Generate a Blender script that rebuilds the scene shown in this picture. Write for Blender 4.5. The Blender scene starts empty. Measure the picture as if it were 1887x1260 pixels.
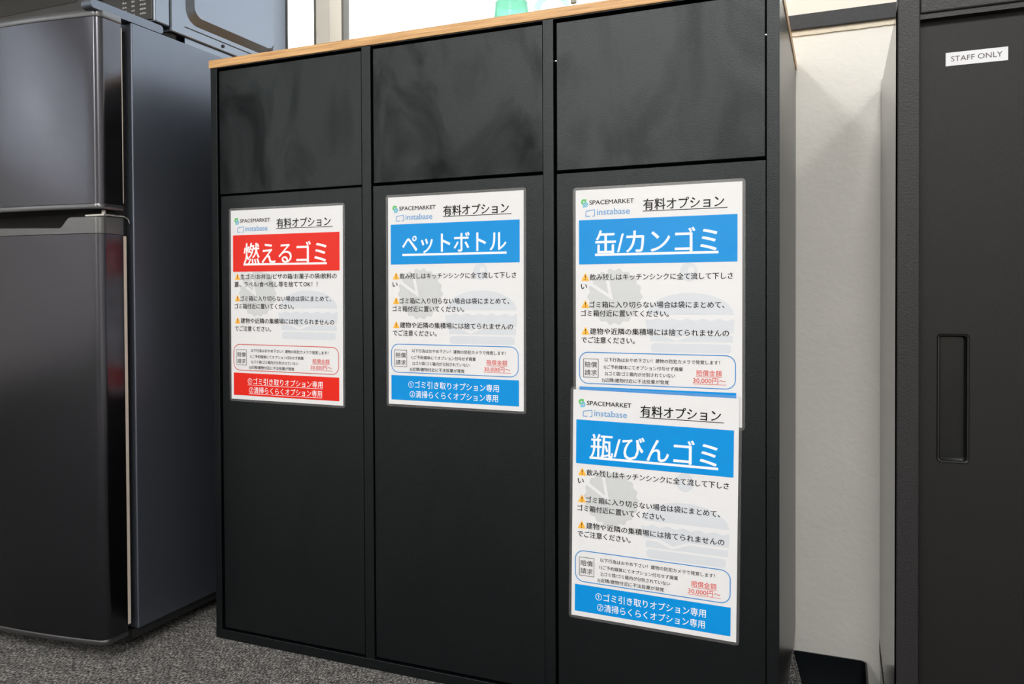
import bpy, bmesh, math, random
from mathutils import Vector, Matrix

random.seed(7)
SC = bpy.context.scene
COL = SC.collection
PI = math.pi

# ------------------------------------------------------------------ camera
W_PX, H_PX = 1887, 1260
F_PX, YAW, PITCH, ROLL, PPY = 1453.55, 0.3921, -0.0152, -0.0048, 567.9
cam_d = bpy.data.cameras.new('camera')
cam = bpy.data.objects.new('camera', cam_d); COL.objects.link(cam)
_fw = Vector((-math.sin(YAW), math.cos(YAW), 0)); _rt = Vector((math.cos(YAW), math.sin(YAW), 0)); _up = Vector((0, 0, 1))
_f2 = _fw*math.cos(PITCH) + _up*math.sin(PITCH); _u2 = _up*math.cos(PITCH) - _fw*math.sin(PITCH)
_r3 = _rt*math.cos(ROLL) + _u2*math.sin(ROLL); _u3 = _u2*math.cos(ROLL) - _rt*math.sin(ROLL)
cam.matrix_world = Matrix(((_r3.x, _u3.x, -_f2.x, 0.924), (_r3.y, _u3.y, -_f2.y, -0.9827),
                           (_r3.z, _u3.z, -_f2.z, 0.5457), (0, 0, 0, 1)))
cam_d.sensor_fit = 'HORIZONTAL'; cam_d.sensor_width = 36
cam_d.lens = F_PX/W_PX*36
cam_d.shift_y = -(H_PX/2 - PPY)/W_PX
cam_d.clip_start = 0.02
SC.camera = cam

# ------------------------------------------------------------------ world, lights, exposure
world = bpy.data.worlds.new('overcast_sky'); SC.world = world
world.use_nodes = True
bg = world.node_tree.nodes['Background']
bg.inputs[0].default_value = (0.90, 0.97, 1.0, 1); bg.inputs[1].default_value = 3.0

def area(name, loc, sx, sy, power, color):
    l = bpy.data.lights.new(name, 'AREA'); l.shape = 'RECTANGLE'; l.size = sx; l.size_y = sy
    l.energy = power; l.color = color
    o = bpy.data.objects.new(name, l); o.location = loc; COL.objects.link(o)
    return o
WARM = (1.0, 0.98, 0.955)
for lx, ly, pw in ((-0.55, -3.2, 60), (2.65, -3.8, 70), (1.05, -2.7, 90), (-2.2, -4.8, 8), (-0.7, -6.2, 115)):
    area('ceiling_lamp_light', (lx, ly, 2.56), 0.45, 1.2, pw, WARM)

SC.view_settings.view_transform = 'Standard'; SC.view_settings.look = 'None'
SC.view_settings.exposure = 0.0; SC.view_settings.gamma = 1.0
SC.view_settings.use_curve_mapping = False

# ------------------------------------------------------------------ material helpers
def lin(c):
    return tuple(((v/255)/12.92 if v/255 <= 0.04045 else ((v/255+0.055)/1.055)**2.4) for v in c)
MATS = {}
def mat(name, rgb, rough=0.5, metal=0.0, spec=0.5, var=0.0, vscale=20, bump=0.0, bscale=300, bdist=0.001, rvar=0.0, coat=0.0):
    """rgb is an sRGB 0-255 albedo; var lightens/darkens it with noise"""
    if name in MATS: return MATS[name]
    m = bpy.data.materials.new(name); m.use_nodes = True; nt = m.node_tree; N = nt.nodes; L = nt.links
    b = N['Principled BSDF']
    r, g, bl = lin(rgb)
    b.inputs['Base Color'].default_value = (r, g, bl, 1)
    b.inputs['Roughness'].default_value = rough; b.inputs['Metallic'].default_value = metal
    b.inputs['Specular IOR Level'].default_value = spec; b.inputs['Coat Weight'].default_value = coat
    tc = N.new('ShaderNodeTexCoord')
    if var or rvar:
        nz = N.new('ShaderNodeTexNoise'); nz.inputs['Scale'].default_value = vscale; nz.inputs['Detail'].default_value = 4
        L.new(tc.outputs['Object'], nz.inputs['Vector'])
        if var:
            mx = N.new('ShaderNodeMix'); mx.data_type = 'RGBA'
            mx.inputs[6].default_value = (r*(1-var), g*(1-var), bl*(1-var), 1)
            mx.inputs[7].default_value = (min(1, r*(1+var)), min(1, g*(1+var)), min(1, bl*(1+var)), 1)
            L.new(nz.outputs['Fac'], mx.inputs[0]); L.new(mx.outputs[2], b.inputs['Base Color'])
        if rvar:
            mr = N.new('ShaderNodeMapRange'); mr.inputs['From Min'].default_value = .3; mr.inputs['From Max'].default_value = .7
            mr.inputs['To Min'].default_value = rough-rvar; mr.inputs['To Max'].default_value = rough+rvar
            L.new(nz.outputs['Fac'], mr.inputs['Value']); L.new(mr.outputs['Result'], b.inputs['Roughness'])
    if bump:
        n2 = N.new('ShaderNodeTexNoise'); n2.inputs['Scale'].default_value = bscale; n2.inputs['Detail'].default_value = 2
        L.new(tc.outputs['Object'], n2.inputs['Vector'])
        bp = N.new('ShaderNodeBump'); bp.inputs['Strength'].default_value = bump; bp.inputs['Distance'].default_value = bdist
        L.new(n2.outputs['Fac'], bp.inputs['Height']); L.new(bp.outputs['Normal'], b.inputs['Normal'])
    MATS[name] = m
    return m

def carpet_mat():
    m = bpy.data.materials.new('loop_pile_carpet'); m.use_nodes = True; nt = m.node_tree; N = nt.nodes; L = nt.links
    b = N['Principled BSDF']; b.inputs['Roughness'].default_value = 0.95; b.inputs['Specular IOR Level'].default_value = 0.1
    tc = N.new('ShaderNodeTexCoord')
    mp = N.new('ShaderNodeMapping'); mp.inputs['Scale'].default_value = (1, 0.45, 1)
    L.new(tc.outputs['Object'], mp.inputs['Vector'])
    n1 = N.new('ShaderNodeTexNoise'); n1.inputs['Scale'].default_value = 420; n1.inputs['Detail'].default_value = 3; n1.inputs['Roughness'].default_value = .7
    n2 = N.new('ShaderNodeTexNoise'); n2.inputs['Scale'].default_value = 45; n2.inputs['Detail'].default_value = 3
    L.new(mp.outputs[0], n1.inputs['Vector']); L.new(tc.outputs['Object'], n2.inputs['Vector'])
    r1 = N.new('ShaderNodeValToRGB'); e = r1.color_ramp.elements
    e[0].position = .36; e[0].color = (.012, .012, .013, 1); e[1].position = .66; e[1].color = (.42, .40, .38, 1)
    k = r1.color_ramp.elements.new(.5); k.color = (.10, .098, .096, 1)
    L.new(n1.outputs['Fac'], r1.inputs['Fac'])
    r2 = N.new('ShaderNodeMapRange'); r2.inputs['From Min'].default_value = .3; r2.inputs['From Max'].default_value = .7
    r2.inputs['To Min'].default_value = .65; r2.inputs['To Max'].default_value = 1.25
    L.new(n2.outputs['Fac'], r2.inputs['Value'])
    mx = N.new('ShaderNodeVectorMath'); mx.operation = 'SCALE'
    L.new(r1.outputs['Color'], mx.inputs[0]); L.new(r2.outputs['Result'], mx.inputs['Scale'])
    L.new(mx.outputs['Vector'], b.inputs['Base Color'])
    bp = N.new('ShaderNodeBump'); bp.inputs['Strength'].default_value = .8; bp.inputs['Distance'].default_value = .002
    L.new(n1.outputs['Fac'], bp.inputs['Height']); L.new(bp.outputs['Normal'], b.inputs['Normal'])
    return m

def oak_mat():
    m = bpy.data.materials.new('light_oak_edge'); m.use_nodes = True; nt = m.node_tree; N = nt.nodes; L = nt.links
    b = N['Principled BSDF']; b.inputs['Roughness'].default_value = 0.45
    tc = N.new('ShaderNodeTexCoord'); mp = N.new('ShaderNodeMapping'); mp.inputs['Scale'].default_value = (3.5, 90, 150)
    L.new(tc.outputs['Object'], mp.inputs['Vector'])
    n1 = N.new('ShaderNodeTexNoise'); n1.inputs['Scale'].default_value = 4; n1.inputs['Detail'].default_value = 6; n1.inputs['Distortion'].default_value = .4
    L.new(mp.outputs[0], n1.inputs['Vector'])
    r = N.new('ShaderNodeValToRGB'); e = r.color_ramp.elements
    e[0].position = .3; e[0].color = (*lin((172, 124, 72)), 1); e[1].position = .65; e[1].color = (*lin((214, 170, 116)), 1)
    L.new(n1.outputs['Fac'], r.inputs['Fac']); L.new(r.outputs['Color'], b.inputs['Base Color'])
    return m

def melamine_mat(name, smudge, base=(.0115, .0120, .0130)):
    """black grained melamine board; smudge = strength of the wiped grease marks"""
    m = bpy.data.materials.new(name); m.use_nodes = True; nt = m.node_tree; N = nt.nodes; L = nt.links
    b = N['Principled BSDF']; b.inputs['Specular Tint'].default_value = (.90, .97, 1.0, 1)
    tc = N.new('ShaderNodeTexCoord')
    nz = N.new('ShaderNodeTexNoise'); nz.inputs['Scale'].default_value = 9; nz.inputs['Detail'].default_value = 3; nz.inputs['Distortion'].default_value = 1.6
    mp = N.new('ShaderNodeMapping'); mp.inputs['Scale'].default_value = (1, 1, .55)
    L.new(tc.outputs['Object'], mp.inputs['Vector']); L.new(mp.outputs[0], nz.inputs['Vector'])
    mr = N.new('ShaderNodeMapRange'); mr.inputs['From Min'].default_value = .44; mr.inputs['From Max'].default_value = .66
    mr.inputs['To Min'].default_value = .40; mr.inputs['To Max'].default_value = .40 - .26*smudge
    L.new(nz.outputs['Fac'], mr.inputs['Value']); L.new(mr.outputs['Result'], b.inputs['Specular IOR Level'])
    b.inputs['Roughness'].default_value = .36
    g = N.new('ShaderNodeTexNoise'); g.inputs['Scale'].default_value = 850; g.inputs['Detail'].default_value = 2
    L.new(tc.outputs['Object'], g.inputs['Vector'])
    cr = N.new('ShaderNodeMix'); cr.data_type = 'RGBA'
    cr.inputs[6].default_value = (base[0]*.55, base[1]*.55, base[2]*.55, 1); cr.inputs[7].default_value = (base[0]*1.5, base[1]*1.5, base[2]*1.5, 1)
    L.new(g.outputs['Fac'], cr.inputs[0]); L.new(cr.outputs[2], b.inputs['Base Color'])
    bp = N.new('ShaderNodeBump'); bp.inputs['Strength'].default_value = .45; bp.inputs['Distance'].default_value = .0006
    L.new(g.outputs['Fac'], bp.inputs['Height']); L.new(bp.outputs['Normal'], b.inputs['Normal'])
    return m

def clear_mat(name, tint=(1, 1, 1), gloss=.06, haze=0.0, rough=.15):
    """thin clear sheet: transparent with a clear reflection and a little haze"""
    m = bpy.data.materials.new(name); m.use_nodes = True; nt = m.node_tree; N = nt.nodes; L = nt.links
    N.remove(N['Principled BSDF']); out = N['Material Output']
    t = N.new('ShaderNodeBsdfTransparent'); t.inputs[0].default_value = (*tint, 1)
    g = N.new('ShaderNodeBsdfGlossy'); g.inputs['Roughness'].default_value = rough; g.inputs[0].default_value = (1, 1, 1, 1)
    fr = N.new('ShaderNodeLayerWeight'); fr.inputs[0].default_value = .25
    ma = N.new('ShaderNodeMath'); ma.operation = 'MULTIPLY_ADD'; ma.inputs[1].default_value = .35; ma.inputs[2].default_value = gloss*.4
    L.new(fr.outputs['Fresnel'], ma.inputs[0])
    mx = N.new('ShaderNodeMixShader'); L.new(ma.outputs[0], mx.inputs[0])
    last = t
    if haze:
        d = N.new('ShaderNodeBsdfDiffuse'); d.inputs[0].default_value = (.8, .8, .82, 1)
        m2 = N.new('ShaderNodeMixShader'); m2.inputs[0].default_value = haze
        L.new(t.outputs[0], m2.inputs[1]); L.new(d.outputs[0], m2.inputs[2]); last = m2
    L.new(last.outputs[0], mx.inputs[1]); L.new(g.outputs[0], mx.inputs[2]); L.new(mx.outputs[0], out.inputs[0])
    return m

# ------------------------------------------------------------------ object helpers
def obj(name, bm, m, parent=None, smooth=False, recalc=True):
    me = bpy.data.meshes.new(name)
    if recalc: bmesh.ops.recalc_face_normals(bm, faces=bm.faces)
    if smooth:
        for f in bm.faces: f.smooth = True
        for e in bm.edges:
            if len(e.link_faces) == 2 and e.calc_face_angle(0) > .6: e.smooth = False
    bm.to_mesh(me); bm.free()
    if m: me.materials.append(m)
    o = bpy.data.objects.new(name, me); COL.objects.link(o)
    if parent:
        o.parent = parent; o.location = (0, 0, 0)
        o.matrix_parent_inverse = Matrix.Identity(4)
    return o
def thing(name, label, cat, loc=(0, 0, 0), group=None):
    o = bpy.data.objects.new(name, None); COL.objects.link(o); o.location = loc
    o.empty_display_size = .05; o['label'] = label; o['category'] = cat
    if group: o['group'] = group
    return o
def tag(o, label, cat, group=None):
    o['label'] = label; o['category'] = cat
    if group: o['group'] = group
    return o
def struct(o): o['kind'] = 'structure'; return o

def box(bm, x0, x1, y0, y1, z0, z1, bev=0.0, seg=2):
    r = bmesh.ops.create_cube(bm, size=1)
    vs = r['verts']
    for v in vs:
        v.co = Vector(((x0+x1)/2 + v.co.x*(x1-x0), (y0+y1)/2 + v.co.y*(y1-y0), (z0+z1)/2 + v.co.z*(z1-z0)))
    if bev:
        es = list({e for v in vs for e in v.link_edges})
        bmesh.ops.bevel(bm, geom=es, offset=bev, segments=seg, affect='EDGES', profile=.5)
    return bm
def bx(*a, bev=0.0, seg=2): return box(bmesh.new(), *a, bev=bev, seg=seg)

def prism(pts, lo, hi, axis='z', bm=None, bev=0.0):
    """extrude a closed 2-D outline; axis z: pts are (x,y); axis y: (x,z); axis x: (y,z)"""
    bm = bm or bmesh.new()
    def P(p, h):
        return {'z': (p[0], p[1], h), 'y': (p[0], h, p[1]), 'x': (h, p[0], p[1])}[axis]
    a = [bm.verts.new(P(p, lo)) for p in pts]; b = [bm.verts.new(P(p, hi)) for p in pts]
    fs = [bm.faces.new(a), bm.faces.new(b)]
    n = len(pts)
    for i in range(n): bm.faces.new((a[i], a[(i+1) % n], b[(i+1) % n], b[i]))
    if bev:
        es = list({e for f in fs for e in f.edges})
        bmesh.ops.recalc_face_normals(bm, faces=bm.faces)
        bmesh.ops.bevel(bm, geom=es, offset=bev, segments=2, affect='EDGES', profile=.5)
    return bm
def rrect(x0, x1, z0, z1, r, n=5):
    pts = []
    for cx, cz, a0 in ((x1-r, z1-r, 0), (x0+r, z1-r, PI/2), (x0+r, z0+r, PI), (x1-r, z0+r, 1.5*PI)):
        for i in range(n+1):
            a = a0 + PI/2*i/n; pts.append((cx+r*math.cos(a), cz+r*math.sin(a)))
    return pts
def cyl(bm, p0, p1, r0, r1=None, n=16):
    r1 = r0 if r1 is None else r1
    p0 = Vector(p0); p1 = Vector(p1); d = (p1-p0).normalized()
    u = d.orthogonal().normalized(); w = d.cross(u)
    a = [bm.verts.new(p0+(u*math.cos(t)+w*math.sin(t))*r0) for t in [2*PI*i/n for i in range(n)]]
    b = [bm.verts.new(p1+(u*math.cos(t)+w*math.sin(t))*r1) for t in [2*PI*i/n for i in range(n)]]
    bm.faces.new(a); bm.faces.new(b)
    for i in range(n): bm.faces.new((a[i], a[(i+1) % n], b[(i+1) % n], b[i]))
    return bm
def lathe(bm, prof, cx, cy, n=32, cap=True):
    rings = []
    for r, z in prof:
        rings.append([bm.verts.new((cx+r*math.cos(2*PI*i/n), cy+r*math.sin(2*PI*i/n), z)) for i in range(n)])
    for a, b in zip(rings, rings[1:]):
        for i in range(n): bm.faces.new((a[i], a[(i+1) % n], b[(i+1) % n], b[i]))
    if cap: bm.faces.new(rings[0]); bm.faces.new(rings[-1])
    return bm
def tube(bm, pts, r, n=8):
    pts = [Vector(p) for p in pts]; rings = []
    for i, p in enumerate(pts):
        d = (pts[min(i+1, len(pts)-1)] - pts[max(i-1, 0)]).normalized()
        u = d.orthogonal().normalized() if i == 0 else (u - d*u.dot(d)).normalized()
        w = d.cross(u)
        rings.append([bm.verts.new(p+(u*math.cos(2*PI*k/n)+w*math.sin(2*PI*k/n))*r) for k in range(n)])
    for a, b in zip(rings, rings[1:]):
        for k in range(n): bm.faces.new((a[k], a[(k+1) % n], b[(k+1) % n], b[k]))
    bm.faces.new(rings[0]); bm.faces.new(rings[-1])
    return bm

# ------------------------------------------------------------------ materials
M_wall = mat('painted_wallpaper', (236, 234, 228), .75, spec=.25, var=.05, vscale=14, bump=.30, bscale=110, bdist=.002)
M_ceil = mat('white_ceiling_board', (232, 230, 226), .8)
M_dark_wall = mat('dark_wainscot', (58, 56, 56), .5)
M_carpet = carpet_mat()
M_oak = oak_mat()
M_mel = melamine_mat('black_melamine', .1, (.0012, .0017, .0023))
M_melside = mat('smooth_black_melamine', (13, 13, 14), .28)
M_flap = melamine_mat('black_melamine_greasy', 1.0, (.0022, .0025, .0030))
M_flap3 = melamine_mat('black_melamine_wiped_sheen', .55, (.0115, .0120, .0130))  # wipe marks, plus a base lightened to stand in for reflected lamp sheen
M_sill = mat('black_painted_sill', (44, 46, 50), .6, var=.35, vscale=160, bump=.4, bscale=260)
M_caulk = mat('cream_sealant', (224, 214, 194), .6, var=.12, vscale=200)
M_winframe = mat('white_window_frame', (226, 222, 212), .4)
M_alu = mat('satin_aluminium', (238, 234, 224), .42)
M_gasket_grey = mat('grey_glazing_gasket', (110, 108, 104), .7)
M_fridge = mat('steel_grey_paint', (77, 77, 83), .19, metal=1.0, var=.10, vscale=900, rvar=.02)
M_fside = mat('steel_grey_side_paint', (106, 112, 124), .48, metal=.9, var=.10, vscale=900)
M_trim = mat('grey_fridge_trim', (100, 100, 102), .28, metal=.9, var=.06, vscale=700)
M_gap = mat('black_plastic', (18, 18, 20), .6)
M_seal = mat('cream_door_seal', (196, 184, 172), .6)
M_steel = mat('bright_steel', (200, 198, 196), .25, metal=1)
M_mwcase = mat('dark_grey_coated_steel', (108, 113, 122), .30, metal=1.0, var=.06, vscale=600)
M_mwfront = mat('dark_brown_panel', (25, 22, 21), .35)
M_mwglass = mat('black_oven_glass', (10, 9, 9), .12)
M_print = mat('pale_panel_print', (150, 148, 146), .6)
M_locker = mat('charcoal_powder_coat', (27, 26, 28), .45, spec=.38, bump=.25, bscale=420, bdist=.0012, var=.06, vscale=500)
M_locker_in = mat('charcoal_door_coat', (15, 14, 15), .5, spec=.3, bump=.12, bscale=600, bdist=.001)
M_lockside = mat('smooth_charcoal_paint', (40, 39, 40), .15)
M_cup = mat('gloss_black_handle', (9, 10, 12), .22)
M_tape = mat('white_label_tape', (208, 209, 214), .35)
M_tapeink = mat('brown_grey_ink', (74, 64, 60), .6)
M_paper = mat('white_paper', (211, 211, 213), .6, spec=.3)
M_ink = mat('black_ink', (18, 16, 20), .6, spec=.15)
M_blue = mat('cyan_blue_ink', (0, 134, 204), .5, spec=.12, var=.03, vscale=60)
M_bluel = mat('blue_outline_ink', (34, 128, 196), .5)
M_red = mat('red_ink', (210, 38, 26), .5, spec=.12, var=.03, vscale=60)
M_redl = mat('red_outline_ink', (196, 70, 60), .5)
M_redt = mat('red_price_ink', (206, 62, 46), .6)
M_white_ink = mat('white_lettering', (226, 227, 230), .55)
M_insta = mat('steel_blue_ink', (92, 146, 194), .6)
M_lgreen = mat('leaf_green_ink', (86, 178, 92), .6)
M_lblue = mat('light_blue_ink', (110, 176, 206), .6)
M_warn = mat('amber_warning_ink', (240, 172, 48), .6)
M_wm = mat('pale_grey_print', (190, 192, 194), .6)
M_wmb = mat('pale_blue_print', (196, 200, 206), .6)
M_film = clear_mat('clear_laminate', gloss=.015, rough=.16)
M_filmedge = clear_mat('hazy_laminate_border', gloss=.10, haze=.07, rough=.22)
M_glass = clear_mat('window_glass', gloss=.03, rough=.0)
M_binbox = mat('blue_black_plastic', (14, 20, 24), .35)

# ------------------------------------------------------------------ room shell
YW = 0.386                    # face of the back wall
XL, XR, YR, ZC = -3.2, 2.9, -7.2, 2.6
FL = 0.02
bm = bmesh.new()              # raised carpeted floor, open along the narrow gap by the wall
prism([(XL, YR), (0.985, YR), (0.985, 0.09), (0.892, 0.09), (0.8690, 0.245), (0.846, YW), (XL, YW)], -FL, 0, 'z', bm)
prism([(0.985, YR), (XR, YR), (XR, YW), (0.985, YW)], -FL, 0, 'z', bm)
struct(obj('floor', bm, M_carpet))
struct(obj('floor_slab', bx(XL, XR, YR, YW, -.16, -.13), mat('grey_concrete', (120, 118, 114), .9)))
struct(obj('ceiling', bx(XL, XR, YR, YW, ZC, ZC+.05), M_ceil))
WX0, WX1, WZ0, WZ1 = -1.3, 1.75, 0.999, 2.2     # window opening
bm = bmesh.new()
box(bm, XL, WX0, YW, YW+.15, -.16, ZC); box(bm, WX1, XR, YW, YW+.15, -.16, ZC)
box(bm, WX0, WX1, YW, YW+.15, -.16, WZ0); box(bm, WX0, WX1, YW, YW+.15, WZ1, ZC)
struct(obj('wall_back', bm, M_wall))
bm = bmesh.new()
V0, V1, VZ0, VZ1 = -5.9, -2.45, 1.30, 2.38
box(bm, XL-.1, XL, YR, V0, -.16, ZC); box(bm, XL-.1, XL, V1, YW+.15, -.16, ZC)
box(bm, XL-.1, XL, V0, V1, -.16, VZ0); box(bm, XL-.1, XL, V0, V1, VZ1, ZC)
struct(obj('wall_left', bm, M_wall))
bm = bmesh.new()
for a, b in ((V0, V0+.05), (V1-.05, V1)): box(bm, XL-.07, XL-.01, a, b, VZ0, VZ1)
for a, b in ((VZ0, VZ0+.05), (VZ1-.05, VZ1)): box(bm, XL-.07, XL-.01, V0, V1, a, b)
w2 = struct(obj('window_2', bm, M_winframe))
obj('glass_pane', bx(XL-.042, XL-.038, V0, V1, VZ0, VZ1), M_glass, w2)
struct(obj('wall_right', bx(XR, XR+.1, YR, YW+.15, -.16, ZC), M_wall))
struct(obj('wall_rear', bx(XL, XR, YR-.1, YR, -.16, ZC), M_wall))
struct(obj('baseboard_left', bx(XL, XL+.02, YR, 0.1, 0, .10), M_dark_wall))
struct(obj('baseboard_rear', bx(XL+.02, XR, YR, YR+.02, 0, 0.10), M_dark_wall))
struct(obj('trim_1', bx(WX0, WX1, YW-.010, YW, .9735, .9975, bev=.0012), M_sill))          # black sill band
bm = bmesh.new()                                                                             # wavy bead of sealant under it
pts = []; x = WX0
while x < WX1:
    pts.append((x, .9655 + random.uniform(-.0006, .0006))); x += .006
pts += [(WX1, .9735), (WX0, .9735)]
prism(pts, YW-.0035, YW, 'y', bm)
struct(obj('trim_2', bm, M_caulk))

# sliding window: outer frame, two sashes meeting behind the refrigerator, glass
win = bpy.data.objects.new('window_1', None); COL.objects.link(win); win['kind'] = 'structure'
bm = bmesh.new()
box(bm, WX0, WX1, YW-.004, YW+.10, .9975, 1.024, bev=.001); box(bm, WX0, WX1, YW, YW+.10, WZ1-.03, WZ1)
box(bm, WX0, WX0+.03, YW, YW+.10, 1.024, WZ1-.03); box(bm, WX1-.03, WX1, YW, YW+.10, 1.024, WZ1-.03)
obj('window_frame', bm, M_winframe, win)
def sash(x0, x1, y, wl, wr):
    bm = bmesh.new()
    z0, z1 = 1.024, WZ1-.03
    box(bm, x0, x0+wl, y, y+.024, z0, z1, bev=.0015); box(bm, x1-wr, x1, y, y+.024, z0, z1, bev=.0015)
    box(bm, x0+wl, x1-wr, y, y+.024, z0, z0+.006); box(bm, x0+wl, x1-wr, y, y+.024, z1-.03, z1)
    s = obj('window_sash', bm, M_alu, win)
    bm = bmesh.new()
    box(bm, x1-wr-.004, x1-wr, y-.001, y+.02, z0+.006, z1-.03); box(bm, x0+wl, x0+wl+.005, y-.001, y+.02, z0+.006, z1-.03)
    obj('glazing_gasket', bm, M_gasket_grey, s)
    obj('glass_pane', bx(x0+wl, x1-wr, y+.011, y+.013, z0+.006, z1-.03), M_glass, s)
sash(-.050, WX1-.03, YW+.004, .031, .04)         # right-hand sash, room side
sash(WX0+.03, -.0535, YW+.034, .04, .052)        # left-hand sash, outside

# ------------------------------------------------------------------ bin cabinet
WC, HC, DC = .8599, .9100, .3835
cab = thing('bin_cabinet', 'wide black three-door rubbish bin cabinet with light oak top board', 'cabinet')
obj('top_board', bx(-.0022, WC+.0016, -.0016, DC, HC, HC+.0127, bev=.0008), M_oak, cab)['label'] = 'light oak top board'
obj('side_panel', bx(0, .0125, 0, DC, .0148, HC, bev=.0006), M_mel, cab)
obj('side_panel', bx(WC-.0145, WC, .0012, DC, 0, HC), M_melside, cab)
obj('edge_band', bx(WC-.0145, WC, 0, .0012, 0, HC, bev=.0004), M_mel, cab)
DIV = ((.2818, .2972), (.5630, .5778))
for a, b in DIV: obj('divider_panel', bx(a, b, 0, DC-.01, .0148, HC, bev=.0006), M_mel, cab)
obj('plinth', bx(0, WC-.0145, -.0006, DC, 0, .0148, bev=.0006), M_mel, cab)
obj('top_liner', bx(.0125, WC-.0145, .0004, DC-.012, HC-.0012, HC-.0001), M_mel, cab)
obj('back_panel', bx(.0125, WC-.0145, DC-.008, DC, .0148, HC), M_mel, cab)
ZS = .7081
BAYS = ((.0166, .2806, .0172, .2800), (.3010, .5622, .2990, .5622), (.5820, .8436, .5812, .8444))
for i, (a, b, c, d) in enumerate(BAYS):
    y = (.0006, .0010, .0014)[i]
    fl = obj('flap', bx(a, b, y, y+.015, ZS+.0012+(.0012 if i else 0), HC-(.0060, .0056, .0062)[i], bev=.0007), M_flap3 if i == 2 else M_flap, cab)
    for px in ((a-.0012, b+.0009) if i == 2 else (b+.0006,)):
        obj('hinge_pin', cyl(bmesh.new(), (px-.002, y+.004, .8550), (px+.002, y+.004, .8550), .0016, n=10), M_steel, fl)
    obj('door', bx(c, d, y+.0008, y+.0158, .0180, ZS-.0016, bev=.0007), M_mel, cab)

# ------------------------------------------------------------------ printed notices
_cache = {}
def glyphs(body, bold=0.0):
    """outline of a line of text as flat triangles/polygons, normalised to its own box"""
    k = (body, bold)
    if k in _cache: return _cache[k]
    c = bpy.data.curves.new('lettering', 'FONT'); c.body = body; c.size = 1.0; c.resolution_u = 3; c.offset = bold
    o = bpy.data.objects.new('lettering', c); COL.objects.link(o)
    dg = bpy.context.evaluated_depsgraph_get(); dg.update()
    me = bpy.data.meshes.new_from_object(o.evaluated_get(dg))
    vs = [(v.co.x, v.co.y) for v in me.vertices]; fs = [tuple(p.vertices) for p in me.polygons]
    bpy.data.objects.remove(o); bpy.data.curves.remove(c); bpy.data.meshes.remove(me)
    x0 = min(v[0] for v in vs); x1 = max(v[0] for v in vs)
    _cache[k] = (vs, fs, x0, x1)
    return _cache[k]

class Print:
    """flat print on a sheet in millimetres from the sheet's top-left corner, y down"""
    def __init__(s, w, h): s.w, s.h = w, h; s.bm = bmesh.new(); s.k = 0.0
    def xy(s, x, y): return ((x - s.w/2)/1000, (s.h/2 - y)/1000)
    def poly(s, pts):
        s.k += 2e-6
        vs = [s.bm.verts.new((s.xy(*p)[0], s.k, s.xy(*p)[1])) for p in pts]
        try: s.bm.faces.new(vs)
        except ValueError: pass
    def rect(s, x0, y0, x1, y1): s.poly([(x0, y0), (x1, y0), (x1, y1), (x0, y1)])
    def ring(s, outer, inner):
        s.k += 2e-6
        o = [s.bm.verts.new((s.xy(*p)[0], s.k, s.xy(*p)[1])) for p in outer]
        i = [s.bm.verts.new((s.xy(*p)[0], s.k, s.xy(*p)[1])) for p in inner]
        n = len(o)
        for k in range(n): s.bm.faces.new((o[k], o[(k+1) % n], i[(k+1) % n], i[k]))
    def stroke(s, pts, w):
        for (ax, ay), (bx_, by) in zip(pts, pts[1:]):
            d = math.hypot(bx_-ax, by-ay); nx, ny = -(by-ay)/d*w/2, (bx_-ax)/d*w/2
            s.poly([(ax+nx, ay+ny), (bx_+nx, by+ny), (bx_-nx, by-ny), (ax-nx, ay-ny)])
    def text(s, body, x0, x1, base, em, bold=0.0, slant=0.0):
        vs, fs, a, b = glyphs(body)
        k = (x1-x0)/(b-a)
        for dx, dy in (((-bold, -bold*.6), (bold, bold*.6)) if bold else ((0, 0),)):   # heavier strokes: struck twice
            nv = []; s.k += 2e-6
            for vx, vy in vs:
                X, Y = s.xy(x0 + (vx-a)*k + slant*vy*em + dx*em, base - (vy+dy)*em)
                nv.append(s.bm.verts.new((X, s.k, Y)))
            for f in fs:
                try: s.bm.faces.new([nv[i] for i in f])
                except ValueError: pass
    def done(s, name, m, parent, lift):
        bm = s.bm
        for f in bm.faces:                      # face the room
            f.normal_update()
            if f.normal.y > 0: f.normal_flip()
        for v in bm.verts: v.co.y = -lift - v.co.y
        return obj(name, bm, m, parent, recalc=False)

def rr_mm(x0, y0, x1, y1, r, n=8): return rrect(x0, x1, y0, y1, r, n)
WARN = ['ゴミ箱に入り切らない場合は袋にまとめて、', 'ゴミ箱付近に置いてください。', '建物や近隣の集積場には捨てられませんの', 'でご注意ください。']
RINSE = ['飲み残しはキッチンシンクに全て流して下しさ', 'い']
BURN = ['生ゴミ/お弁当/ピザの箱/お菓子の袋/飲料の', '蓋、ラベル/食べ残し等を捨ててOK！！']

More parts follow.
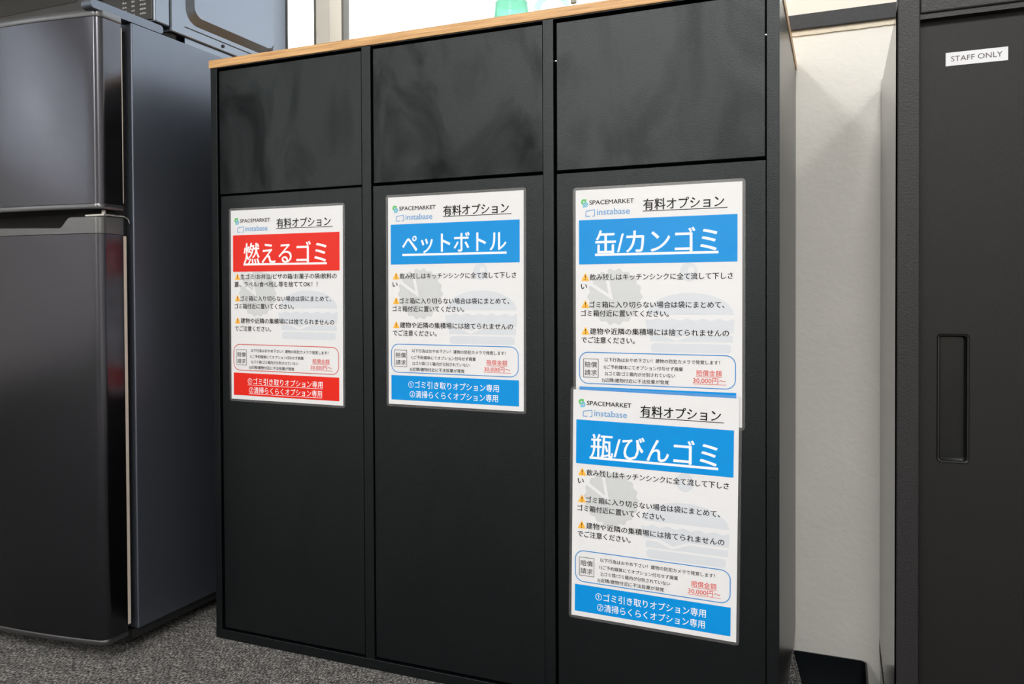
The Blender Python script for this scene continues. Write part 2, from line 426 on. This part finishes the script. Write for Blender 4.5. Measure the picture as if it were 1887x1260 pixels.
def notice(label, cx, cz, ang, y, head, hx, red, first, rows, ul_foot):
    t = thing('notice_poster', label, 'notice', (cx, y, cz), 'laminated notices on the bin cabinet')
    t.rotation_euler = (0, -ang, 0)
    W, H = 210, 297
    def P(): return Print(W, H)
    main, line = (M_red, M_redl) if red else (M_blue, M_bluel)
    # sheet and pouch
    obj('paper', bx(-.105, .105, -.00035, -.00005, -.1485, .1485), M_paper, t)
    p = P(); m = 3.6
    p.ring(rr_mm(-m, -m, W+m, H+m, 4.5), rr_mm(.2, .2, W-.2, H-.2, .3)); p.done('laminate_border', M_filmedge, t, .00032)
    p = P(); p.poly(rr_mm(-m, -m, W+m, H+m, 4.5)); p.done('laminate_film', M_film, t, .00110)
    # pale background drawings
    p = P(); c = (52, 138.5); dy = -8 if red else 0
    pts = []
    for k in range(144):
        a = 2*PI*k/144; r = 35 + 1.5*math.cos(18*a); pts.append((c[0]+r*math.cos(a), c[1]+dy+r*math.sin(a)))
    p.poly(pts); p.done('badge_print', M_wm, t, .00045)
    p = P(); p.poly([(17.8, 117.6+dy), (44.2, 135+dy), (38, 103.5+dy), (42, 102.7+dy), (50, 143.2+dy), (15.8, 121.6+dy)]); p.done('badge_stroke', M_paper, t, .00052)
    p = P()
    bun = [(147 + 53*math.cos(PI*k/24), 161+dy-27*math.sin(PI*k/24)) for k in range(25)]
    p.poly(bun)
    wav = [(92 + 109*k/40, 167+dy + 1.3*math.sin(k*.9)) for k in range(41)]
    p.poly(wav + [(200, 183+dy), (150, 183+dy), (132, 190+dy), (116, 183+dy), (94, 183+dy)])
    p.poly([(98, 186+dy), (112, 186+dy), (131, 194+dy), (152, 186+dy), (199, 186+dy), (199, 194.5+dy), (98, 194.5+dy)])
    p.poly(rr_mm(99, 197+dy, 197, 208+dy, 4))
    a0 = [(146+11*math.cos(a), 108+dy+12*math.sin(a)) for a in [2*PI*k/24 for k in range(24)]]
    a1 = [(149+4*math.cos(a), 106+dy+4*math.sin(a)) for a in [2*PI*k/24 for k in range(24)]]
    if not red: p.ring(a0, a1)
    p.done('food_print', M_wmb, t, .00045)
    # top line: booking sites and the paid-option heading
    p = P(); p.ring([(11.0+3.6*math.cos(a), 15.6+3.8*math.sin(a)) for a in [2*PI*k/20 for k in range(20)]], [(11.3+1.3*math.cos(a), 15.9+1.5*math.sin(a)) for a in [2*PI*k/20 for k in range(20)]])
    p.stroke([(13.6, 12.0), (13.2, 18.5)], 1.7); p.done('leaf_logo', M_lgreen, t, .00055)
    p = P(); p.ring([(13.5+3.2*math.cos(a), 18.9+3.6*math.sin(a)) for a in [2*PI*k/20 for k in range(20)]], [(13.3+1.2*math.cos(a), 18.6+1.4*math.sin(a)) for a in [2*PI*k/20 for k in range(20)]])
    p.stroke([(11.0, 16.6), (10.8, 22.8)], 1.7); p.done('leaf_logo', M_lblue, t, .00058)
    p = P(); p.text('SPACEMARKET', 18.7, 77.3, 19.4, 8.0, .016)
    p.text('有料オプション', 89.4, 188.5, 28.4, 15.6, .018); p.rect(88.7, 30.2, 192.6, 31.1)
    p.done('heading_text', M_ink, t, .00055)
    p = P(); p.text('instabase', 28.8, 71.9, 33.0, 11.6, .010)
    p.stroke([(14.2, 27.6), (25.6, 25.9), (25.6, 34.2), (22.6, 34.2)], 1.0); p.stroke([(14.2, 27.6), (13.6, 34.2), (19.6, 34.2)], 1.0)
    p.done('site_logo', M_insta, t, .00055)
    # banner
    p = P(); p.rect(4.5, 39, 204.4, 96.3); p.done('header_banner', main, t, .00060)
    p = P(); p.text(head, hx[0], hx[1], hx[2]+1.2, hx[3]*1.13, .012); p.rect(hx[4], hx[5], hx[6], hx[5]+3.1)
    p.done('header_text', M_white_ink, t, .00068)
    # three warnings
    p = P(); r1, r2, r3, r4, r5, r6 = rows; e = 8.9
    p.text(first[0], 19.0, 199.2, r1, e, .017)
    p.text(first[1], 7.2, 15.4 if len(first[1]) == 1 else 164.7, r2, e, .017)
    p.text(WARN[0], 18.6, 189, r3, e, .017); p.text(WARN[1], 7.2, 121.3, r4, e, .017)
    p.text(WARN[2], 19.2, 194.5, r5, e, .017); p.text(WARN[3], 7.6, 78.2, r6, e, .017)
    p.done('warning_text', M_ink, t, .00062)
    for b in (r1, r3, r5):
        p = P(); p.poly([(12.8, b-8.6), (13.6, b-8.6), (18.2, b+.6), (17.6, b+1.2), (8.4, b+1.2), (7.8, b+.6)])
        wi = p.done('warning_triangle', M_warn, t, .00060)
        p = P(); p.poly([(12.4, b-6.2), (13.8, b-6.2), (13.4, b-1.8), (12.8, b-1.8)]); p.rect(12.5, b-1.1, 13.7, b+.1)
        p.done('exclamation_mark', M_ink, wi, .00068)
    # framed penalty box
    p = P(); p.ring(rr_mm(4.4, 210, 202.8, 251.6, 12), rr_mm(5.5, 211.1, 201.7, 250.5, 10.9)); p.done('penalty_frame', line, t, .00060)
    p = P(); p.ring([(10.1, 218.8), (30.5, 218.8), (30.5, 243.2), (10.1, 243.2)], [(10.7, 219.4), (29.9, 219.4), (29.9, 242.6), (10.7, 242.6)])
    p.text('賠償', 12.0, 28.6, 229.4, 8.0, .004); p.text('請求', 12.0, 28.6, 239.8, 8.0, .004)
    p.text('以下行為はおやめ下さい！建物の防犯カメラで発覚します！', 38.6, 183.8, 221.6, 5.6, .010)
    p.text('1)ご予約媒体にてオプション付与せず廃棄', 37.8, 139.0, 231.0, 5.6, .010)
    p.text('2)ゴミ袋/ゴミ箱内が分別されていない', 39.1, 129.2, 239.4, 5.6, .010)
    p.text('3)近隣/建物付近に不法投棄が発覚', 34.8, 121.6, 248.0, 5.6, .010)
    p.done('penalty_text', M_ink, t, .00060)
    p = P(); p.text('賠償金額', 155.4, 186, 235.6, 7.9, .004); p.rect(155, 236.9, 186.4, 237.4)
    p.text('30,000円〜', 151.5, 190.7, 244.8, 8.0, .004); p.rect(151.2, 246.0, 191.6, 246.5)
    p.done('price_text', M_redt, t, .00060)
    # footer
    p = P(); p.rect(4.7, 255.4, 203.2, 290.6); p.done('footer_banner', main, t, .00060)
    p = P(); p.text('①ゴミ引き取りオプション専用', 32.7, 173.6, 271.8, 11.0, .006); p.text('②清掃らくらくオプション専用', 35.0, 172.4, 285.6, 11.0, .006)
    if ul_foot: p.rect(32.4, 273.4, 174, 274.0); p.rect(34.8, 287.2, 172.8, 287.8)
    p.done('footer_text', M_white_ink, t, .00068)
    return t
R234 = (116.6, 128.2, 151.9, 163.2, 186.5, 197.8)
YD = (.0014, .0018, .0022)        # door faces
notice('laminated notice with the only red banner, on the left door of the bin cabinet', .1413, .5336, -.0062, YD[0],
       '燃えるゴミ', (26, 181, 80.5, 31.5, 25.2, 83.6, 181.9), True, BURN, (107.6, 119.6, 141.7, 153.8, 176.6, 188.9), True)
notice('blue bannered laminated notice on the middle door, single line of six katakana', .429, .5396, -.0037, YD[1],
       'ペットボトル', (23.6, 184.8, 77.4, 27.5, 23.6, 81.4, 185.4), False, RINSE, R234, False)
notice('upper blue notice on the right door, its foot hidden by the lower notice', .7122, .5344, -.0017, YD[2],
       '缶/カンゴミ', (27, 180.4, 80.0, 29.5, 26.2, 82.8, 182), False, RINSE, R234, False)
notice('lower blue notice on the right door, overlapping the foot of another notice', .7069, .2737, -.0130, YD[2]-.0013,
       '瓶/びんゴミ', (24.7, 185, 82.6, 29.5, 22.8, 85.9, 186.3), False, RINSE, (110.6, 122.0, 146.0, 157.9, 180.2, 191.8), False)

# ------------------------------------------------------------------ refrigerator
FX1, FX0 = -.080, -.560; FCX = (FX0+FX1)/2; FHW = (FX1-FX0)/2
def front_y(x, off=0): return -.1610 + .022*((x-FCX)/FHW)**2 + off
def door_outline(inset=0.0, back=-.0985, rad=.013, n=28):
    """plan outline of the bowed door front with rounded corners"""
    xr, xl = FX1-inset, FX0+inset
    a = math.atan(.044*(xr-rad*.83-FCX)/FHW**2); te = PI/2 - a
    xe = xr - rad + rad*math.cos(te); yc = front_y(xe, inset) + rad*math.sin(te)
    pts = [(xr, back)]
    for k in range(9):
        t = te*k/8; pts.append((xr-rad+rad*math.cos(t), yc-rad*math.sin(t)))
    for k in range(1, n):
        pts.append((xe - (2*(xe-FCX))*k/n, front_y(xe - (2*(xe-FCX))*k/n, inset)))
    for k in range(8, -1, -1):
        t = te*k/8; pts.append((2*FCX-(xr-rad+rad*math.cos(t)), yc-rad*math.sin(t)))
    pts.append((xl, back))
    return pts
fr = thing('refrigerator', 'dark steel-grey two-door refrigerator left of the bin cabinet', 'refrigerator')
def door_slab(name, z0, z1, m, parent, inset=0.0, bev=.0, back=-.0985):
    return obj(name, prism(door_outline(inset, back), z0, z1, 'z', bev=bev), m, parent, smooth=True)
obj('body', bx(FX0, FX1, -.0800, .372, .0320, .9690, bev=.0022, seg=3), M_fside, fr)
obj('door_liner', bx(FX0+.014, FX1-.014, -.0985, -.0800, .045, .955), M_gap, fr)
obj('hinge_cover', prism(rrect(-.150, -.0160, .9694, .9830, .006), -.1010, FX1-.001, 'x', bev=.0006), M_fside, fr)
up = door_slab('freezer_door', .6862, .9600, M_fridge, fr, inset=.0006)
door_slab('door_top_trim', .9600, .9720, M_trim, up, bev=.0022)
door_slab('door_bottom_trim', .6775, .6862, M_trim, up, inset=-.0006, bev=.0018)
obj('door_seal', bx(FX0+.004, FX1-.0010, -.0985, -.0965, .690, .955), M_seal, up)
lo = door_slab('fridge_door', .0370, .6412, M_fridge, fr, inset=.0006)
door_slab('door_bottom_trim', .0285, .0370, M_trim, lo, inset=-.0004, bev=.0022)
obj('door_seal', bx(FX0+.004, FX1-.0006, -.0985, -.0930, .046, .640), M_seal, lo)
# handle trim along the top of the lower door with its long finger notch
bm = bmesh.new()
NX0, NX1 = FX0+.072, FX1-.072
def top_z(x):
    d = min(x-NX0, NX1-x)
    s = max(0, min(1, (.0 - d)/.020)); s = s*s*(3-2*s)
    dip = .6515 + .0050*max(0, min(1, d/.18))
    return dip*(1-s) + .6672*s
out = door_outline(0.0, -.118); inn = door_outline(.0, -.118)
fro = out[1:-1]
dense = []
for (ax, ay), (bx2, by2) in zip(fro, fro[1:]):
    n = 4 if abs(ax-bx2) > .006 else 1
    for k in range(n): dense.append((ax+(bx2-ax)*k/n, ay+(by2-ay)*k/n))
dense.append(fro[-1]); dense = [(FX1, -.0985)] + dense + [(FX0, -.0985)]
th = .014
A = []
for i, (x, y) in enumerate(dense):
    p = dense[max(i-1, 0)]; q = dense[min(i+1, len(dense)-1)]
    tx, ty = q[0]-p[0], q[1]-p[1]; d = math.hypot(tx, ty) or 1
    ix, iy = x - ty/d*th*-1, y + -tx/d*th*1
    ix = max(FX0+th*.8, min(FX1-th*.8, ix)); iy = min(-.0985, max(iy, y+.001)) if y < -.1 else -.0985
    z = top_z(x)
    A.append([bm.verts.new((x, y, .6420)), bm.verts.new((x, y, z-.0012)), bm.verts.new((x+(ix-x)*.09, y+(iy-y)*.09, z)),
              bm.verts.new((ix, iy, z)), bm.verts.new((ix, iy, .6420))])
for a, b in zip(A, A[1:]):
    for k in range(5): bm.faces.new((a[k], b[k], b[(k+1) % 5], a[(k+1) % 5]))
bm.faces.new(A[0]); bm.faces.new(A[-1])
obj('handle_trim', bm, M_trim, lo, smooth=True)
obj('handle_recess', bx(FX0+.02, FX1-.02, -.132, -.0985, .6420, .6500), M_gap, lo)
bm = bmesh.new()                                        # hinge plate and its bent tail
box(bm, -.125, FX1-.006, -.128, -.100, .6690, .6715)
tube(bm, [(-.092, -.104, .6720), (-.0830, -.0955, .6700), (-.0800, -.0900, .6660), (-.0795, -.0880, .6600)], .0011)
cyl(bm, (-.100, -.116, .6660), (-.100, -.116, .6790), .0035)
obj('door_hinge', bm, M_steel, fr)
obj('kick_plate', bx(FX0+.012, FX1-.004, -.086, .34, .0185, .0320), M_gap, fr)
for x in (FX0+.05, FX1-.05):
    for y in (-.06, .30): obj('foot', cyl(bmesh.new(), (x, y, 0), (x, y, .0185), .018), M_gap, fr)

# ------------------------------------------------------------------ microwave on the refrigerator
MX1, MX0 = -.0900, -.5700; MZ0, MZ1 = .9840, 1.262; MYF, MYB = -.0250, .3020
mw = thing('microwave_oven', 'dark grey microwave oven standing on the refrigerator', 'microwave', (0, 0, 0))
obj('case', bx(MX0, MX1, .0080, MYB, MZ0, MZ1, bev=.0025), M_mwcase, mw)
obj('front_frame', bx(MX0, MX1-.0005, MYF, .0068, .9895, MZ1+.001, bev=.003, seg=3), M_mwcase, mw)
obj('control_panel', bx(-.2050, MX1-.0030, MYF-.0030, MYF-.0001, .9925, MZ1-.004, bev=.001), M_mwfront, mw)
dr = obj('oven_door', bx(MX0+.004, -.2090, MYF-.0120, MYF-.0001, .9935, MZ1-.004, bev=.002), M_mwfront, mw)
obj('door_glass', bx(MX0+.05, -.2500, MYF-.0128, MYF-.0120, 1.040, MZ1-.04), M_mwglass, dr)
bm = bmesh.new(); box(bm, -.425, -.408, MYF-.0126, MYF-.0120, 1.0690, 1.0704); obj('printed_line', bm, M_print, dr)
bm = bmesh.new()                                        # rows of small pale panel print
for r in range(9):
    z = 1.0030 + r*.0072
    for x, w in ((-.1560, .0100), (-.1360, .0075), (-.1180, .0140)):
        n = 3 if w > .01 else 2
        for k in range(n):
            u = x + k*w/n; box(bm, u, u+w/n*.72, MYF-.0034, MYF-.0030, z, z+.0030*random.uniform(.7, 1))
obj('panel_lettering', bm, M_print, mw)
bm = bmesh.new(); lathe(bm, [(0.0165, 0), (.0165, .014), (.0150, .016)], 0, 0, 28)
for v in bm.verts: v.co = Vector((-.182 + v.co.x, MYF-.003-v.co.z, 1.058 + v.co.y))
obj('dial_knob', bm, M_mwglass, mw, smooth=True)
# pressed side panel with broad sloping shoulder, stamped groove and screw
po = rrect(.0400, .2640, 1.0080, 1.2350, .026, 8); pi_ = rrect(.0530, .2560, 1.0215, 1.2240, .018, 8)
bm = bmesh.new()
a = [bm.verts.new((MX1-.0002, p[0], p[1])) for p in po]; b = [bm.verts.new((MX1+.0075, p[0], p[1])) for p in pi_]
for i in range(len(a)): bm.faces.new((a[i], a[(i+1) % len(a)], b[(i+1) % len(a)], b[i]))
bm.faces.new(b)
obj('pressed_side_panel', bm, M_mwcase, mw)
obj('stamped_groove', bx(MX1-.001, MX1+.0006, .0380, .2500, .9995, 1.0012), M_gap, mw)
bm = bmesh.new(); cyl(bm, (MX1-.002, .1270, .9935), (MX1+.0020, .1270, .9935), .0036, .0026)
obj('case_screw', bm, M_gap, mw)
obj('base_pan', bx(MX0+.010, MX1-.0040, .0420, MYB-.010, .9735, MZ0+.0005), M_mwcase, mw)
obj('rear_panel', bx(MX0+.004, MX1-.0015, MYB, MYB+.0080, MZ0, MZ0+.18), M_gap, mw)
for x in (MX0+.05, MX1-.022):
    for y in (.022, .26): obj('foot', cyl(bmesh.new(), (x, y, .9690), (x, y, MZ0), .012, .014), M_gap, mw)

# ------------------------------------------------------------------ bottles on the oak top
def sheer(name, tint, mixv, rough=.12):
    m = bpy.data.materials.new(name); m.use_nodes = True; nt = m.node_tree; N = nt.nodes; L = nt.links
    N.remove(N['Principled BSDF'])
    t = N.new('ShaderNodeBsdfTransparent'); t.inputs[0].default_value = (*tint, 1)
    tl = N.new('ShaderNodeBsdfTranslucent'); tl.inputs[0].default_value = (*tint, 1)
    g = N.new('ShaderNodeBsdfGlossy'); g.inputs['Roughness'].default_value = rough
    a = N.new('ShaderNodeMixShader'); a.inputs[0].default_value = mixv; L.new(t.outputs[0], a.inputs[1]); L.new(tl.outputs[0], a.inputs[2])
    lw = N.new('ShaderNodeLayerWeight'); lw.inputs[0].default_value = .15
    b = N.new('ShaderNodeMixShader'); sc_ = N.new('ShaderNodeMath'); sc_.operation = 'MULTIPLY'; sc_.inputs[1].default_value = .5; L.new(lw.outputs['Fresnel'], sc_.inputs[0]); L.new(sc_.outputs[0], b.inputs[0]); L.new(a.outputs[0], b.inputs[1]); L.new(g.outputs[0], b.inputs[2])
    L.new(b.outputs[0], N['Material Output'].inputs[0])
    return m
M_clear = sheer('clear_plastic', (.90, .97, .95), .16)
M_green = sheer('green_soap', (.60, .93, .80), .4)
M_pale = sheer('pale_blue_plastic', (.80, .90, .93), .35)
M_nozzle = mat('grey_nozzle', (150, 156, 150), .5)
ZT = HC+.0127
s1 = thing('soap_bottle', 'green-tinted soap bottle on the oak top in front of the window', 'bottle', (.4365, .2000, ZT), 'bottles on the oak top')
hB = [(.0270, 0), (.0300, .004), (.0300, .060), (.0288, .078), (.0268, .094), (.0245, .108), (.0200, .122), (.0120, .132), (.0115, .142)]
obj('bottle_shell', lathe(bmesh.new(), hB, 0, 0, 32), M_clear, s1, smooth=True)
obj('liquid', lathe(bmesh.new(), [(max(.001, r-.0016), h+.0008) for r, h in hB[:5]] + [(.0262, .0948)], 0, 0, 32), M_green, s1, smooth=True)
bm = bmesh.new(); lathe(bm, [(.013, .142), (.013, .156), (.006, .158), (.006, .176), (.012, .178), (.012, .186)], 0, 0, 20)
tube(bm, [(0, 0, .182), (.02, -.004, .184), (.034, -.006, .180), (.036, -.006, .172)], .0038)
obj('pump_head', bm, mat('white_pump_plastic', (228, 230, 228), .4), s1, smooth=True)
s2 = thing('spray_bottle', 'pale clear faceted bottle with grey nozzle, right of green soap', 'bottle', (.5060, .2000, ZT), 'bottles on the oak top')
bm = bmesh.new()
lathe(bm, [(.0300, 0), (.0310, .004), (.0285, .082), (.0262, .0890), (.0110, .0960), (.0105, .110)], 0, 0, 8)
bmesh.ops.rotate(bm, verts=bm.verts, cent=(0, 0, 0), matrix=Matrix.Rotation(.28, 3, 'Z'))
obj('bottle_shell', bm, M_pale, s2)
bm = bmesh.new(); lathe(bm, [(.012, .110), (.012, .124), (.006, .126), (.006, .142)], 0, 0, 16)
tube(bm, [(0, 0, .138), (.018, -.001, .138), (.032, -.002, .130), (.0362, -.002, .110)], .0045)
cyl(bm, (.0362, -.002, .112), (.0362, -.002, .0795), .0066, .0048)
obj('nozzle', bm, M_nozzle, s2, smooth=True)

# ------------------------------------------------------------------ staff locker
LX0, LX1, LZ1 = .9850, 1.865, .8810
lk = thing('staff_locker', 'low charcoal steel locker with sliding door, right of the bin cabinet', 'locker')
obj('side_panel', bx(LX0, LX0+.0016, .0010, YW-.006, .0, LZ1-.0125), M_lockside, lk)
obj('side_panel', bx(LX1-.0016, LX1, .0010, YW-.004, .0, LZ1), M_locker, lk)
obj('back_panel', bx(LX0+.0016, LX1-.0016, YW-.0056, YW-.004, .0, LZ1), M_locker, lk)
obj('top_panel', bx(LX0+.0016, LX1-.0016, .030, YW-.0056, LZ1-.0145, LZ1-.0125), M_locker, lk)
obj('bottom_panel', bx(LX0+.0016, LX1-.0016, .001, YW-.0056, .05, .052), M_locker, lk)
bm = bmesh.new()
box(bm, LX0, LX0+.0225, 0, .030, 0, LZ1, bev=.0012); box(bm, LX1-.0225, LX1, 0, .030, 0, LZ1, bev=.0012)
box(bm, LX0+.0225, LX1-.0225, .001, .030, 0, .06, bev=.001)
box(bm, LX0+.0225, LX1-.0225, .001, .030, LZ1-.005, LZ1, bev=.001)
obj('frame', bm, M_locker, lk)
LY = .0120
obj('top_rail', bx(LX0+.0225, LX1-.0225, .0006, .016, .8556, LZ1-.0006, bev=.0018), M_locker, lk)
bm = bmesh.new()                                        # stepped sliding track in the shade under the upper front
box(bm, LX0+.0225, LX1-.0225, LY+.004, .030, .8450, .8556); box(bm, LX0+.0225, LX1-.0225, .0030, LY+.004, .8500, .8556)
obj('sliding_track', bm, M_locker, lk)
# door with a real opening for the handle cup
HX0, HX1, HZ0, HZ1 = 1.0270, 1.0570, .3590, .5010
bm = bmesh.new()
D0, D1, DZ0, DZ1 = LX0+.0235, 1.440, .0600, .8440
inner = rrect(HX0, HX1, HZ0, HZ1, .0035, 4)
n = len(inner)
outer = []
for (px, pz) in inner:                                  # matching outer loop
    outer.append((D1 if px > (HX0+HX1)/2 else D0, DZ1 if pz > (HZ0+HZ1)/2 else DZ0))
fv = [bm.verts.new((p[0], LY, p[1])) for p in inner]; bv = [bm.verts.new((p[0], LY+.016, p[1])) for p in inner]
cor = {c: bm.verts.new((c[0], LY, c[1])) for c in set(outer)}
for i in range(n):
    j = (i+1) % n; loop = [fv[i], fv[j]]
    if outer[j] == outer[i]: loop += [cor[outer[i]]]
    else: loop += [cor[outer[j]], cor[outer[i]]]
    bm.faces.new(loop); bm.faces.new((fv[i], bv[i], bv[j], fv[j]))
for a, b in (((D0, DZ0), (D1, DZ0)), ((D1, DZ0), (D1, DZ1)), ((D1, DZ1), (D0, DZ1)), ((D0, DZ1), (D0, DZ0))):
    v = [cor[a], cor[b], bm.verts.new((b[0], LY+.016, b[1])), bm.verts.new((a[0], LY+.016, a[1]))]; bm.faces.new(v)
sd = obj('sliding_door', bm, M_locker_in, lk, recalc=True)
obj('far_sliding_door', bx(1.42, LX1-.0235, LY+.018, LY+.030, .060, .8440), M_locker_in, lk)
bm = bmesh.new()                                        # handle cup: lip, sloping walls and floor
def loopv(r, y, ins): return [bm.verts.new((p[0], y, p[1])) for p in rrect(HX0+ins, HX1-ins, HZ0+ins, HZ1-ins, r, 4)]
Ls = [loopv(.0043, LY-.0002, -.0010), loopv(.0040, LY-.0012, -.0002), loopv(.0032, LY-.0008, .0014), loopv(.003, LY+.0008, .0022), loopv(.0025, LY+.011, .0034)]
for a, b in zip(Ls, Ls[1:]):
    for i in range(len(a)): bm.faces.new((a[i], a[(i+1) % len(a)], b[(i+1) % len(a)], b[i]))
bm.faces.new(Ls[-1])
obj('handle_cup', bm, M_cup, sd, smooth=True)
# label tape on the sliding door
tp = thing('label_tape', 'small white label tape reading STAFF ONLY on the locker door', 'label', (1.06335, LY, .8051))
obj('tape', bx(-.0297, .0297, -.0003, 0, -.0073, .0073), M_tape, tp)
p = Print(59.4, 14.6); p.text('STAFF ONLY', 5.2, 54.2, 10.0, 8.2, 0)
p.done('tape_lettering', M_tapeink, tp, .00045)

# ------------------------------------------------------------------ low open box sunk in the gap by the wall
bm = bmesh.new()
x0, x1, y0, y1, z0, z1, w = .8530, .9672, .1450, .3835, -.1300, -.0370, .003
outer = rrect(x0, x1, y0, y1, .010, 4); inner = rrect(x0+w, x1-w, y0+w, y1-w, .008, 4); low = rrect(x0+w+.002, x1-w-.002, y0+w+.002, y1-w-.002, .008, 4)
loops = [[bm.verts.new((p[0], p[1], z)) for p in pts] for pts, z in ((outer, z0), (outer, z1-.001), (rrect(x0+.0006, x1-.0006, y0+.0006, y1-.0006, .010, 4), z1), (inner, z1), (inner, z1-.002), (low, z0+.004))]
for a, b in zip(loops, loops[1:]):
    for i in range(len(a)): bm.faces.new((a[i], a[(i+1) % len(a)], b[(i+1) % len(a)], b[i]))
bm.faces.new(loops[0]); bm.faces.new(loops[-1])
o = obj('storage_tray', bm, M_binbox, None, smooth=True)
tag(o, 'low black open tray on the ground between bin cabinet and locker', 'tray')
